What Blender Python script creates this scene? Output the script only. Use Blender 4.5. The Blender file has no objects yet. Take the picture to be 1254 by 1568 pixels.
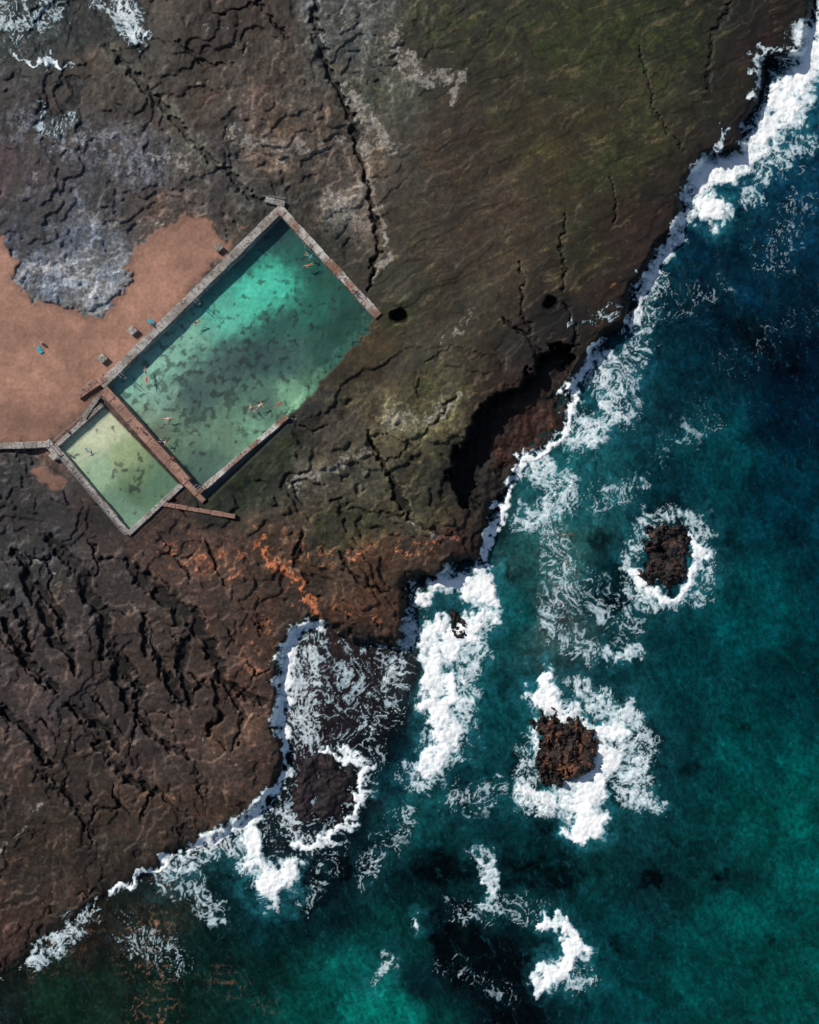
import bpy, bmesh, math, random
import numpy as np
from mathutils import Vector, Matrix
random.seed(7)
S=0.12; H=150.0
def P(u,v,z=0.0):
    k=S*(H-z)/H
    return (u-627)*k, -(v-784)*k, z
scene=bpy.context.scene
# ------------------------------------------------ noise helpers
_perms={}
def _perm(seed):
    if seed not in _perms:
        r=np.random.RandomState(seed); p=r.permutation(512); a=r.rand(512)*2*np.pi
        _perms[seed]=(p,np.cos(a),np.sin(a),r.rand(512),r.rand(512),r.rand(512))
    return _perms[seed]
def perlin(x,y,seed=0):
    p,gx,gy,_,_,_=_perm(seed)
    xi=np.floor(x); yi=np.floor(y); fx=x-xi; fy=y-yi
    xi=xi.astype(np.int64)&511; yi=yi.astype(np.int64)&511
    x1=(xi+1)&511; y1=(yi+1)&511
    u=fx*fx*fx*(fx*(fx*6-15)+10); v=fy*fy*fy*(fy*(fy*6-15)+10)
    def g(a,b,dx,dy):
        h=p[(p[a]+b)&511]
        return gx[h]*dx+gy[h]*dy
    n00=g(xi,yi,fx,fy); n10=g(x1,yi,fx-1,fy); n01=g(xi,y1,fx,fy-1); n11=g(x1,y1,fx-1,fy-1)
    a=n00+(n10-n00)*u; b=n01+(n11-n01)*u
    return (a+(b-a)*v)*1.5
def fbm(x,y,scale,octv=4,seed=0,gain=0.5):
    s=0; a=1.0; t=0; f=1.0/scale
    for i in range(octv):
        s=s+a*perlin(x*f+i*17.3,y*f-i*9.1,seed+i); t+=a; a*=gain; f*=2.03
    return s/t*1.35
def ridged(x,y,scale,octv=3,seed=0,gain=0.55):
    s=0;a=1.0;t=0;f=1.0/scale
    for i in range(octv):
        s=s+a*(1-np.minimum(1,np.abs(perlin(x*f+i*11.3,y*f-i*7.7,seed+i))*2.2)); t+=a; a*=gain; f*=2.05
    return s/t
def worley(x,y,scale,seed=0):
    p,_,_,rx,ry,rv=_perm(seed+900)
    x=x/scale;y=y/scale
    xi=np.floor(x).astype(np.int64); yi=np.floor(y).astype(np.int64)
    f1=np.full(x.shape,9.0); f2=np.full(x.shape,9.0); cid=np.zeros(x.shape)
    for dx in (-1,0,1):
        for dy in (-1,0,1):
            cx=xi+dx; cy=yi+dy
            h=p[(p[cx&511]+cy)&511]
            d=np.hypot(cx+rx[h]-x,cy+ry[h]-y)
            nearer=d<f1
            f2=np.where(nearer,f1,np.minimum(f2,d)); cid=np.where(nearer,rv[h],cid); f1=np.where(nearer,d,f1)
    return f1,f2,cid
def ss(a,b,x):
    t=np.clip((x-a)/(b-a),0,1); return t*t*(3-2*t)
def lin(c):
    c=np.array(c,dtype=float)/255.0
    return np.where(c<=0.04045,c/12.92,((c+0.055)/1.055)**2.4)
def idw(x,y,pts,eps=500.0):
    n=len(pts[0][2]) if hasattr(pts[0][2],'__len__') else 1
    W=0; A=[0]*n
    for (px,py,c) in pts:
        w=1.0/((x-px)**2+(y-py)**2+eps)**2
        W=W+w
        cc=c if n>1 else (c,)
        for k in range(n): A[k]=A[k]+w*cc[k]
    A=[a/W for a in A]
    return np.stack(A,-1) if n>1 else A[0]
# ------------------------------------------------ grid
STEP=1.6
def axis(a,b):
    d=np.arange(a,b+STEP,STEP); ext=np.cumsum(STEP*1.45**np.arange(1,28))
    return np.concatenate([(d[0]-ext)[::-1],d,d[-1]+ext])
us=axis(-45,1299); vs=axis(-45,1613)
U,V=np.meshgrid(us,vs)      # rows = v
w1=fbm(U,V,60,4,1); w2=fbm(U,V,60,4,11)
w3=fbm(U,V,14,3,21); w4=fbm(U,V,14,3,31)
WU=U+w1*12+w3*5; WV=V+w2*12+w4*5      # ragged coordinates
def sdf(pts,X,Y):
    d=np.full(X.shape,1e9); ins=np.zeros(X.shape,bool)
    n=len(pts)
    for i in range(n):
        ax,ay=pts[i]; bx,by=pts[(i+1)%n]
        ex,ey=bx-ax,by-ay; L=ex*ex+ey*ey+1e-9
        t=np.clip(((X-ax)*ex+(Y-ay)*ey)/L,0,1)
        d=np.minimum(d,(X-ax-t*ex)**2+(Y-ay-t*ey)**2)
        if ay!=by:
            c=((ay>Y)!=(by>Y))&(X<(bx-ax)*(Y-ay)/(by-ay)+ax)
            ins^=c
    d=np.sqrt(d); return np.where(ins,d,-d)
def stroke(out,pts,s,X=None,Y=None,soft=True,mode=0):
    X=WU if X is None else X; Y=WV if Y is None else Y
    for i in range(len(pts)-1):
        ax,ay,aw=pts[i]; bx,by,bw=pts[i+1]; R=max(aw,bw)+36
        i0,i1=np.searchsorted(us,[min(ax,bx)-R,max(ax,bx)+R]); j0,j1=np.searchsorted(vs,[min(ay,by)-R,max(ay,by)+R])
        if i1<=i0 or j1<=j0: continue
        sl=(slice(j0,j1),slice(i0,i1)); x=X[sl];y=Y[sl]
        ex,ey=bx-ax,by-ay; L=ex*ex+ey*ey+1e-9
        t=np.clip(((x-ax)*ex+(y-ay)*ey)/L,0,1)
        d=np.hypot(x-ax-t*ex,y-ay-t*ey); w=aw+(bw-aw)*t
        f=np.clip(1-d/w,0,1)
        if mode==1: f=ss(0,.85,f)
        else: f=f*f*(3-2*f) if soft else ss(0,0.4,f)
        out[sl]=np.maximum(out[sl],f*s)
    return out
Z0=lambda: np.zeros(U.shape)
# ------------------------------------------------ coast
coast=[(1250,-60),(1243,20),(1225,85),(1175,100),(1160,150),(1140,195),(1138,235),(1085,238),(1060,265),(1045,310),(1035,350),(1000,400),(975,440),(962,490),(945,505),(915,525),(895,560),(872,600),(866,650),(835,680),(797,703),(780,740),(757,770),(742,820),(735,858),(700,865),(655,878),(622,890),(628,930),(618,985),(560,985),(520,970),(480,955),(455,962),(435,1000),(428,1050),(425,1110),(437,1150),(425,1200),(410,1235),(370,1260),(330,1278),(280,1295),(240,1325),(200,1350),(150,1375),(110,1410),(60,1440),(20,1480),(-60,1530)]
landpoly=coast+[(-700,1750),(-90000,12000),(-90000,-90000),(60000,-90000),(1500,-500)]
SD=sdf(landpoly,WU,WV)
HP=[(700,200,3.8),(900,300,3.8),(1000,100,3.6),(800,60,3.6),(1000,350,3.4),(930,450,3.4),(450,150,3.0),(300,60,2.4),(200,100,1.3),(60,50,0.15),(180,30,0.2),(60,150,.7),(100,300,2.0),(100,550,1.75),(30,450,1.8),(250,430,1.8),(650,450,3.0),(640,600,3.6),(620,720,4.0),(690,690,4.6),(720,600,4.6),(780,520,4.0),(500,780,2.6),(400,860,2.4),(300,900,2.4),(150,900,2.3),(100,1050,2.0),(300,1100,2.2),(380,1150,2.6),(200,1250,1.3),(50,1400,.6),(550,700,2.8),(560,900,3.8),(480,850,3.2),(680,840,4.2),
(330,400,1.8),(440,300,1.85),(520,400,1.85),(600,490,1.95),(560,560,1.95),(500,620,1.85),(430,680,1.8),(360,750,1.6),(300,790,1.8),(250,800,1.8),(190,830,1.8),(120,760,1.8),(70,690,1.7),(130,600,1.75),(200,500,1.75),(380,340,1.8),(200,700,1.7),(350,550,1.7)]
z=idw(U+w1*10,V+w2*10,HP,300.0)
rough=fbm(U,V,26,5,41,0.55)
def rot(a):
    a=math.radians(a); return U*math.cos(a)+V*math.sin(a), -U*math.sin(a)+V*math.cos(a)
sx,sy=rot(-27)      # strata run up to the right
strata=fbm(sx/6+w1*6,sy+w2*9,11,5,51,0.68)
inup=ss(540,640,U+.3*(V-300))*ss(620,500,V)
ll=ss(60,-40,np.hypot((U-170)/1.0,(V-1010)/1.1)-240)
mainpool=[(430,333),(574,489),(562,512),(532,543),(498,575),(480,603),(455,628),(440,640),(312,764),(290,740),(162,592)]
kidpool=[(156,622),(272,742),(197,814),(88,686)]
rockside=Z0(); stroke(rockside,[(570,500,26),(532,545,26),(485,595,26),(455,632,16)],1.0,U,V,soft=False)
PD=sdf(mainpool,U+(w3*9+w1*6)*rockside,V+(w4*9+w2*6)*rockside)
KD=sdf(kidpool,U,V)
nearpool=ss(-40,-8,np.maximum(PD,KD))
sandpoly=[(-80,345),(0,360),(14,378),(30,398),(20,428),(38,440),(60,462),(105,472),(157,488),(178,455),(203,430),(192,410),(202,382),(238,352),(288,330),(318,335),(330,352),(345,372),(380,345),(160,600),(80,675),(0,684),(-80,684),(-3000,900),(-3000,200)]
SN=sdf(sandpoly,U+w3*7+w1*5,V+w4*7+w2*5)
sandn=fbm(U,V,22,4,61)
sand=ss(-2,3,SN+sandn*7)
s2=Z0(); stroke(s2,[(62,722,14),(85,735,14)],1.0,soft=False); sand=np.maximum(sand,s2*.9)
calm=np.clip(1-sand,0,1)*(1-nearpool)
blk1,blk2,bid=worley(WU+w3*6,WV+w4*6,20,5)
mid=ss(330,120,np.hypot(U-600,V-780))
lq=(fbm(U+w3*4,V+w4*4,100,4,43,.45)*(1-inup)+fbm(sx/3.4+w1*10,sy+w2*12,52,4,47,.45)*inup)*(3.0-1.0*inup)
lf=lq-np.floor(lq); led=np.floor(lq)+ss(.80,.97,lf)
ledge_edge=ss(.68,.88,lf)*ss(1.0,.9,lf)
rw=(1-.7*inup-.6*ll)
z=z+calm*(rough*0.26*rw+strata*0.05*inup+ (bid-.5)*0.06*(1-inup)*(1-ll)+led*(.30-.20*inup+.3*mid))+sand*sandn*0.04
z=z*ss(-3,12,SD+5*w3)**0.6 - 0.25
z=np.where(SD<0,-0.4-2.5*(1-np.exp(SD/60))+rough*.2,z)
cove=[(880,520),(872,600),(866,660),(800,705),(757,770),(705,775),(690,735),(700,690),(722,645),(752,612),(795,585),(825,545),(850,525)]
CD=sdf(cove,U+w1*14+w3*9,V+w2*14+w4*9); cm=ss(-2,5,CD)
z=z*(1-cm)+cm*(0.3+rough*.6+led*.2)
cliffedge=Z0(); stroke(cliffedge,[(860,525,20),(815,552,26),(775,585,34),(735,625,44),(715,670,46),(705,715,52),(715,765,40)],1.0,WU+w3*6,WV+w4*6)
z=z-cliffedge*.6*cm
bay=[(470,945),(620,975),(660,1000),(640,1110),(600,1180),(560,1260),(520,1330),(400,1330),(380,1270),(425,1200),(425,1000)]
BD=sdf(bay,WU,WV); bm=ss(-14,30,BD)
z=np.where(SD<0,z*(1-bm)+bm*(-.3+rough*.25),z)
# low wet rock mound inside the bay
mound=sdf([(470,1160),(505,1158),(535,1180),(545,1205),(530,1240),(500,1265),(465,1262),(452,1220),(455,1185)],WU+w3*10,WV+w4*10)
mm_=ss(-12,14,mound); z=z+mm_*(.75+rough*.6+(bid-.5)*.3)
# ------------------------------------------------ cracks
crk=Z0(); cwv=.6+.9*ss(-.4,.4,fbm(U,V,26,3,301))
def crack(pts,s=1.0,w=1.0):
    t=Z0(); stroke(t,[(a,b,c*w*1.25) for a,b,c in pts],1.0,U+w3*7+w1*10,V+w4*7+w2*10,soft=True)
    np.maximum(crk,ss(.2,.8,t*cwv)*s,out=crk)
crack([(484,-60,7),(482,20,7),(492,90,10),(520,130,5),(540,190,6),(553,250,5),(570,290,5),(576,380,4),(572,445,4)],.85,1.15)
crack([(165,70,8),(200,115,9),(262,175,6),(310,235,6),(370,290,7),(420,312,5)],.55)
crack([(560,655,4),(580,700,6),(600,745,9),(628,800,6)],1,1.1)
crack([(690,610,4),(640,680,3),(590,705,3)],.5)
crack([(500,770,3),(560,780,4),(640,800,4),(690,820,5)],.5)
crack([(80,825,9),(110,870,11),(150,930,10),(172,1010,8),(200,1085,5)],1,1.7)
crack([(195,860,7),(235,900,12),(290,940,14),(318,985,9),(345,1040,8),(400,1075,6)],1,1.6)
crack([(10,955,5),(40,1010,8),(80,1055,4)],.95,1.8); crack([(0,1085,5),(45,1125,6),(85,1175,3)],.9,1.8)
crack([(150,1140,6),(190,1185,8),(235,1215,5)],.95,1.8); crack([(130,880,5),(165,960,7),(155,1010,5)],1,1.7)
crack([(20,850,6),(90,985,8),(120,1030,4)],.9,1.6); crack([(285,985,8),(275,1020,5),(290,1080,4)],.95,1.7)
crack([(330,1040,4),(335,1100,5),(320,1130,3)],.85,1.7); crack([(245,1010,7),(262,1050,9),(270,1070,4)],1,1.7)
crack([(185,1010,8),(215,1060,5),(215,1100,3)],.95,1.7); crack([(100,1080,5),(160,1110,6),(185,1150,4)],.9,1.7)
crack([(60,900,8),(95,940,6),(105,1000,5)],.9,1.7); crack([(210,1090,4),(240,1130,6),(290,1160,4)],.85,1.5); crack([(0,900,6),(30,930,8),(50,990,4)],.9,1.6)
crack([(345,1040,5),(370,1090,5),(360,1150,3)],.7,1.4); crack([(60,1180,5),(110,1220,6),(130,1270,3)],.7,1.4); crack([(215,940,5),(225,1000,5)],.8,1.5)
crack([(985,70,3),(992,130,4),(1012,190,3),(1050,230,2)],.4); crack([(858,330,2.5),(862,440,2.5)],.5,1.2)
crack([(795,400,2.2),(800,470,3),(820,520,5)],.5,1.2); crack([(935,280,2),(945,340,2)],.4,1.2)
crack([(1120,0,5),(1090,60,6),(1085,140,6)],.4); crack([(870,470,3),(880,520,5),(868,560,7)],.7)
crack([(765,490,3),(800,510,5),(830,550,8)],.7); crack([(430,640,3),(480,660,3),(500,655,2)],.5)
crack([(330,20,4),(400,10,5),(440,60,3)],.5); crack([(270,60,3),(320,100,4),(360,95,3)],.4)
crack([(455,820,6),(450,860,7),(470,890,5)],.7,1.2); crack([(520,850,4),(560,900,5),(600,905,3)],.7); crack([(650,560,3),(700,530,4),(740,545,3)],.3)
jx,jy=rot(58)
a1,a2,jid=worley(jx/2.2+w1*12+w3*3,jy+w2*16+w4*4,44,77)
jn=fbm(U,V,60,4,81)
jc=ss(0.06,0.005,(a2-a1)-.05*ss(.1,.6,jn))*ll*ss(-.1,.3,jn)
hol=ss(.38,.54,fbm(U+w3*8,V+w4*8,30,4,311,.5)+.14*ss(40,5,SD))*calm*ss(3,14,SD)*(1-inup*.8)
crk=np.maximum(crk,jc*.7); crk=np.maximum(crk,hol*.5*(.2+.8*ss(60,10,SD))); crk*=1-ss(-3,3,np.maximum(PD,KD))
crk*=(1-sand)
holes=Z0()
for hx,hy,hr in [(612,484,12.5),(843,465,11)]:
    np.maximum(holes,ss(hr+3,hr-5,np.hypot(U+w3*4-hx,(V+w4*4-hy)*1.1)),out=holes)
crk=np.maximum(crk,holes*.9)
z=z-crk*0.9*ss(-10,10,SD)-holes*.9
z=z+ll*(jid-.5)*0.3*(1-nearpool)
pm=ss(-8,-1,PD); pmr=ss(-2,16,PD)
pm=pm*(1-rockside)+pmr*rockside
z=z*(1-pm)+pm*(0.25+.12*fbm(U,V,30,3,91))
km=ss(-6,-1,KD); z=z*(1-km)+km*0.95
# ------------------------------------------------ land colour
LP=[(50,50,(34,40,44)),(60,200,(32,27,31)),(150,130,(46,40,36)),(230,60,(42,38,34)),(200,270,(50,50,56)),(50,330,(44,46,54)),(10,260,(44,32,40)),(120,410,(100,108,118)),(90,380,(66,72,82)),(150,450,(118,122,128)),(300,60,(40,33,28)),(300,150,(48,40,35)),(300,250,(58,56,56)),(250,320,(70,58,52)),(440,220,(92,80,72)),(420,170,(66,57,50)),(390,120,(54,45,39)),(400,40,(42,34,29)),(540,60,(70,74,74)),(535,20,(68,72,72)),(600,140,(62,64,56)),(580,90,(60,60,54)),(530,320,(104,97,90)),(500,270,(68,60,55)),(470,290,(38,36,32)),(640,60,(38,37,26)),(700,60,(34,34,22)),(700,200,(50,41,31)),(780,120,(40,38,23)),(900,80,(38,42,17)),(960,40,(34,40,17)),(1040,60,(28,34,14)),(1100,30,(22,24,16)),(850,220,(50,45,25)),(780,300,(56,47,34)),(780,400,(56,48,35)),(950,240,(44,43,21)),(1010,140,(48,46,29)),(1080,150,(26,26,15)),(1150,60,(28,20,16)),(1030,280,(32,27,17)),(1120,200,(26,22,19)),(690,360,(52,43,33)),(620,350,(46,42,29)),(700,460,(46,42,28)),(900,400,(38,36,20)),(980,380,(36,25,20)),(930,450,(36,25,18)),(860,490,(20,17,15)),(640,540,(40,39,25)),(580,560,(44,38,24)),(660,640,(74,71,48)),(600,650,(82,79,56)),(560,610,(50,46,33)),(580,700,(58,56,43)),(500,660,(42,38,32)),(480,730,(70,67,57)),(540,730,(58,56,45)),(430,700,(24,33,18)),(380,740,(18,30,17)),(330,770,(18,25,18)),(660,740,(34,34,22)),(650,800,(60,57,39)),(560,800,(46,42,26)),(500,820,(38,38,22)),(560,860,(66,48,35)),(640,850,(50,38,30)),(690,830,(42,29,24)),(450,840,(60,44,33)),(330,850,(64,46,38)),(270,830,(58,42,36)),(580,930,(56,38,27)),(540,950,(56,37,26)),(450,920,(44,33,26)),(400,950,(58,41,32)),(250,790,(50,36,31)),(150,790,(42,36,36)),(60,780,(40,38,40)),(60,850,(48,48,50)),(20,720,(42,46,48)),(150,900,(44,39,38)),(240,960,(57,48,44)),(330,940,(54,41,35)),(300,1000,(57,47,41)),(370,1030,(62,45,37)),(100,1000,(52,45,43)),(60,1100,(50,42,41)),(160,1080,(50,43,41)),(250,1130,(56,46,43)),(380,1130,(64,49,41)),(350,1180,(60,47,40)),(100,1200,(50,41,35)),(200,1240,(57,45,37)),(300,1250,(46,36,29)),(60,1300,(44,35,28)),(160,1320,(36,30,24)),(100,1380,(50,39,32)),(30,1450,(50,35,28)),
(790,640,(40,22,17)),(830,600,(36,22,18)),(770,680,(40,23,17)),(740,730,(18,13,10)),(720,700,(12,10,9)),(700,740,(10,9,8)),(830,545,(20,18,18)),(500,1050,(44,38,42)),(600,500,(42,42,20)),(575,525,(62,52,32)),(1010,340,(38,24,18)),(560,1200,(18,20,24)),(510,1210,(24,18,23)),(490,1180,(24,18,23)),  # blackest cove points hold the cliff's shade as rock colour
(30,650,(120,84,68)),(420,320,(48,48,44)),(500,380,(38,38,32)),(590,440,(40,40,28)),(560,450,(52,48,40))]
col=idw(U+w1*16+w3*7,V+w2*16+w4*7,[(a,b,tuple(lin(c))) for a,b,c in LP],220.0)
n1=fbm(U,V,45,5,101,.6); n2=fbm(U,V,11,4,111,.65); n3=fbm(U,V,5,2,121)
mul=np.exp(n1*(0.95-.35*inup-.1*ll)+n2*(0.85-.4*inup-.2*ll)+n3*(.5-.2*inup-.1*ll))*.86
mul=mul*(1+strata*.65*inup)*(1+(bid-.5)*0.35*(1-ll))*(1+(.9-.75*inup)*ledge_edge*calm)*(1+ll*(jid-.5)*.7)
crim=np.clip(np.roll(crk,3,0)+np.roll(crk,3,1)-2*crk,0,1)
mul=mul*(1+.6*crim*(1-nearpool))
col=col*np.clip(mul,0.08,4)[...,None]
hv=fbm(U,V,55,4,123,.6)[...,None]*.35; col=col*np.concatenate([1.02+hv*.6,1+hv*.0,.95-hv*.6],-1)
def mixc(mask,c,v=None):
    global col
    c=lin(c); m=np.clip(mask,0,1)[...,None]
    cc=c if v is None else c*v[...,None]
    col=col*(1-m)+cc*m
var=np.exp(n2*.6+n3*.4)
pale=Z0()
for pts,s in [([(530,130,24),(560,200,20),(572,280,14),(582,340,12),(590,390,14),(575,430,8)],1),([(600,60,30),(640,130,34),(700,110,22),(700,150,16)],1),([(560,180,24),(600,230,22)],1),
  ([(500,300,26),(545,330,30)],1),([(350,200,26),(430,230,40),(520,210,22)],.8),([(590,650,34),(660,640,34),(700,610,20)],.85),([(450,740,26),(520,715,20),(560,690,14)],.85),
  ([(230,240,26),(300,255,24)],.7),([(60,190,26),(130,220,30),(60,260,20)],.45),([(50,410,30),(120,420,36),(160,460,22)],1),([(620,800,14),(690,830,10)],.7),([(30,850,30),(100,900,24)],.5),([(60,1230,14),(20,1280,14),(-20,1320,14)],.7),([(430,655,8),(470,640,10)],.6),([(300,1130,40),(380,1170,30)],.4),([(400,800,20),(500,810,18)],.4),([(120,330,30),(250,340,30)],.55),([(300,40,40),(420,90,40)],.4),([(720,480,40),(680,540,30)],.4),([(300,130,40),(380,150,30)],.5),([(200,940,60),(260,1020,40)],.35),([(540,30,60),(560,90,40)],.45),([(100,1130,50),(60,1060,40)],.35)]:
    stroke(pale,pts,s)
pn=fbm(WU+w3*6,WV+w4*6,13,5,131,.68)
pm_=ss(.04,.26,pn+(pale-.64)*.95)*ss(.05,.3,pale)*(1-crk)
mixc(pm_*.75,(132,128,120),var)
blue=Z0(); stroke(blue,[(50,410,40),(120,420,46),(165,460,26)],1); stroke(blue,[(40,190,60),(230,250,60)],.42)
mixc(ss(.0,.2,pn+.05)*blue*.75,(146,158,172),var)
org=Z0(); 
for pts,s in [([(260,850,50),(350,870,60),(440,850,60),(540,850,50),(690,830,30)],.8),([(400,960,50),(380,1060,40)],.6),([(440,900,40),(480,920,30),(560,950,34),(610,940,26)],.9),([(300,1290,12),(240,1330,14),(180,1400,30)],.5),([(870,580,22),(860,650,22),(790,700,18)],.6),([(985,360,14),(930,450,20),(905,540,16)],.35),([(180,1200,40),(300,1240,30)],.45)]:
    stroke(org,pts,s)
rg=ridged(WU+w3*10,WV+w4*10,38,5,141,.6)
mixc(ss(.66,.88,rg+ (org-.5)*.14)*org*.88,(188,116,80),np.exp(n2*.9+n3*.6))  # orange-lit ridges: warm light painted into the rock colour
vein=Z0(); stroke(vein,[(398,822,8),(408,850,10),(430,872,12),(462,892,12),(478,920,10),(486,946,8)],1.0,U+w3*16+w1*5,V+w4*16+w2*5)
mixc(ss(.3,.95,vein*(1+n2*1.5+n3*.8))*.7,(186,110,70),np.exp(n2*.7))
grn=Z0()
for pts,s in [([(590,500,16),(620,480,22),(640,500,14)],.6),([(900,270,60),(980,240,50),(1010,90,60)],.7),([(560,130,50),(620,150,40)],.45),([(420,690,40),(350,760,26),(300,775,14)],.6),([(640,580,50),(700,600,40)],.6),([(180,1290,26)]*2,.5),([(640,30,60),(960,60,110),(1060,60,60)],.8),([(500,820,40),(600,760,40)],.4),([(760,180,60),(880,330,60)],.4)]:
    stroke(grn,pts,s)
mixc(ss(-.15,.35,fbm(U,V,24,5,151,.6))*grn*.85,(46,56,20),var)
sc=ss(.26,.58,fbm(sx/4.5+w1*8,sy+w2*10,8,5,161,.7)+.4*n1)*inup*ss(20,60,SD)
mixc(sc*.42,(104,94,68),var)
ch=Z0(); stroke(ch,[(165,70,17),(205,115,18),(262,170,17),(310,235,14),(370,290,12)],.8,soft=False)
mixc(ch*(1-crk)*ss(-.3,.3,n1+.15)*.7,(84,86,74),var)
lw=Z0(); stroke(lw,[(20,1330,70),(120,1290,60),(230,1250,40)],.8); stroke(lw,[(20,1460,60),(120,1390,50)],.8)
mixc(ss(.76,.95,ridged(U,V,17,4,171,.62))*lw*.6,(142,116,98),var)
col=col*(1-0.55*ss(30,2,SD)*ss(-30,0,SD))[...,None]
col=col*(1-0.88*np.clip(crk,0,1))[...,None]*(1-holes*.8)[...,None]
col=col*(1-0.92*ss(.05,.6,cliffedge)*ss(-3,4,CD))[...,None]  # shade of the cove cliff painted black into the rock colour
sc1=lin((160,119,101)); sc2=lin((136,101,85))
t=ss(-.5,.5,fbm(U,V,80,3,181))[...,None]
sc_=(sc1*t+sc2*(1-t))*np.exp(sandn*.24+n3*.22+n2*.1)[...,None]
wetb=ss(16,0,SN)*.35+ .25*ss(60,0,np.abs(V-640))
col=col*(1-sand[...,None])+sc_*(1-wetb)[...,None]*sand[...,None]
# pool floors
PP=[(380,450,(72,190,162)),(420,435,(62,180,152)),(340,475,(84,172,150)),(430,360,(12,70,66)),(470,395,(14,80,71)),(505,430,(12,72,60)),(545,480,(10,58,50)),(520,515,(12,64,53)),(480,470,(22,94,79)),(430,500,(32,82,74)),(400,545,(36,66,65)),(350,560,(52,76,75)),(300,600,(62,88,84)),(280,520,(120,170,150)),(230,545,(132,178,158)),(190,580,(120,172,154)),(225,600,(128,168,150)),(230,640,(118,142,122)),(270,680,(90,114,94)),(310,720,(70,96,84)),(312,750,(56,90,88)),(350,660,(94,122,98)),(400,620,(76,106,92)),(380,655,(108,150,124)),(450,600,(110,152,122)),(475,580,(66,106,84)),(500,550,(24,74,65)),(440,560,(48,80,77)),(370,400,(28,112,98)),(330,440,(56,132,116)),(245,665,(94,108,88))]  # dark points by the top corner put wall shadow into the floor colour
pc=idw(U+w3*12+w1*8,V+w4*12+w2*8,[(a,b,tuple(lin(c))) for a,b,c in PP],170.0)
big=fbm(U,V,46,4,195)
pd_=idw(U,V,[(380,440,.0),(420,420,.4),(470,470,.45),(330,500,.15),(300,545,.7),(350,570,.75),(250,590,.7),(210,570,.4),(280,620,.8),(240,650,.4),(320,700,.1),(380,620,.5),(440,600,.2),(450,380,.1),(530,490,0),(400,510,.6)],300.0)
b1_=fbm(U+w3*4,V+w4*4,11.5,3,191,.45); b2_=fbm(U+w3*10,V+w4*10,26,4,193,.6)
dap=np.maximum(ss(.0,.26,b1_-.46+.44*pd_+.2*big),.8*ss(.1,.35,b2_+(pd_-.85)*.5))
pc=pc*np.exp(-1.0*dap+.16*n3+.2*big+.15*n2)[...,None]*1.08
KP=[(140,670,(206,208,176)),(120,690,(180,190,160)),(165,650,(200,200,168)),(190,700,(150,164,120)),(210,730,(104,128,92)),(240,745,(84,116,92)),(190,770,(110,142,118)),(150,720,(152,176,146)),(197,800,(120,150,130)),(200,760,(70,98,66))]
kb=Z0(); stroke(kb,[(175,722,20),(215,715,26),(205,750,20)],1)
kc=idw(U+w3*8,V+w4*8,[(a,b,tuple(lin(c))) for a,b,c in KP],200.0)*np.exp(-1.2*ss(.12,.34,fbm(U+w3*6,V+w4*6,13,3,198,.5)+.42*kb-.36)+.14*n3+.12*n2)[...,None]*1.0
pi=(ss(-4,2,PD)*(1-rockside)+ss(-2,7,PD)*rockside)[...,None]; col=col*(1-pi)+pc*pi
ki=ss(-3,0,KD)[...,None]; col=col*(1-ki)+kc*ki
# ------------------------------------------------ foam density
fw1=fbm(U,V,30,4,401,.6); fw2=fbm(U,V,30,4,411,.6)
FU=U+fw1*20+w1*6+w3*3; FV=V+fw2*20+w2*6+w4*3
F=Z0(); HL=Z0()
def foam(pts,s,halo=2.6,hs=.5,k=1.3):
    stroke(F,[(a,b,c*k) for a,b,c in pts],s,FU,FV,mode=1)
    stroke(HL,[(a,b,c*halo+12) for a,b,c in pts],s*hs,FU,FV)
foam([(1275,20,46),(1225,110,46),(1195,180,42),(1140,245,28),(1090,262,24)],1.06)
foam([(1082,255,22),(1072,300,34),(1100,330,28)],1.06)
foam([(1060,320,16),(1030,375,14),(990,430,18),(965,497,13)],.9)
foam([(915,525,10),(885,580,12),(873,620,14),(875,655,14),(845,682,12),(800,703,10)],1.0)
foam([(930,560,45),(940,630,48),(880,680,36)],.69)
foam([(1010,420,24),(980,520,34),(960,560,40)],.57)
foam([(792,700,10),(797,725,12),(772,770,13),(752,800,10),(742,850,10)],1.0)
foam([(830,720,40),(870,760,42),(800,800,30)],.68)
foam([(645,915,16),(690,885,26),(725,900,24),(745,870,12),(750,905,18),(738,945,26),(700,975,34),(675,1000,32)],1.06)
foam([(665,960,22),(655,1010,22),(680,1050,34),(665,1085,32),(690,1120,36),(655,1170,24)],1.04)
foam([(720,980,40),(715,1070,34),(690,1150,34),(640,1190,44)],.69)
foam([(480,958,12),(455,968,20),(440,1000,20),(437,1050,20),(430,1105,18),(442,1145,10),(430,1200,10),(400,1240,18),(370,1265,24),(335,1278,18),(290,1298,10),(250,1325,10),(180,1363,7)],1.02,1.6)
foam([(475,990,50),(470,1060,50),(470,1130,30)],.62,1.2,.3)
foam([(540,1030,60),(600,1060,50),(560,1110,30)],.48,1.2,.3)
foam([(490,1142,7),(530,1155,11),(560,1180,17),(558,1215,11),(540,1255,9),(510,1285,12),(470,1300,14),(440,1290,12)],.98,1.5)
foam([(430,1245,24),(470,1285,24)],.68)
foam([(385,1280,22),(385,1320,30),(420,1365,32),(450,1325,20)],1.06)
foam([(350,1290,30),(300,1310,30),(250,1350,26)],.68)
foam([(470,1380,30),(520,1300,30)],.44)
foam([(968,875,20),(990,905,18),(1030,912,13),(1058,895,15),(1070,850,13),(1062,822,9)],1.05)
foam([(990,790,26),(1070,800,30),(1080,900,26),(980,930,26),(960,860,26),(990,800,24)],.62)
foam([(838,1040,24),(832,1065,30),(855,1092,26),(885,1105,18),(905,1120,22),(935,1130,42),(920,1180,38),(885,1220,44),(905,1250,38),(885,1278,20)],1.08)
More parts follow.
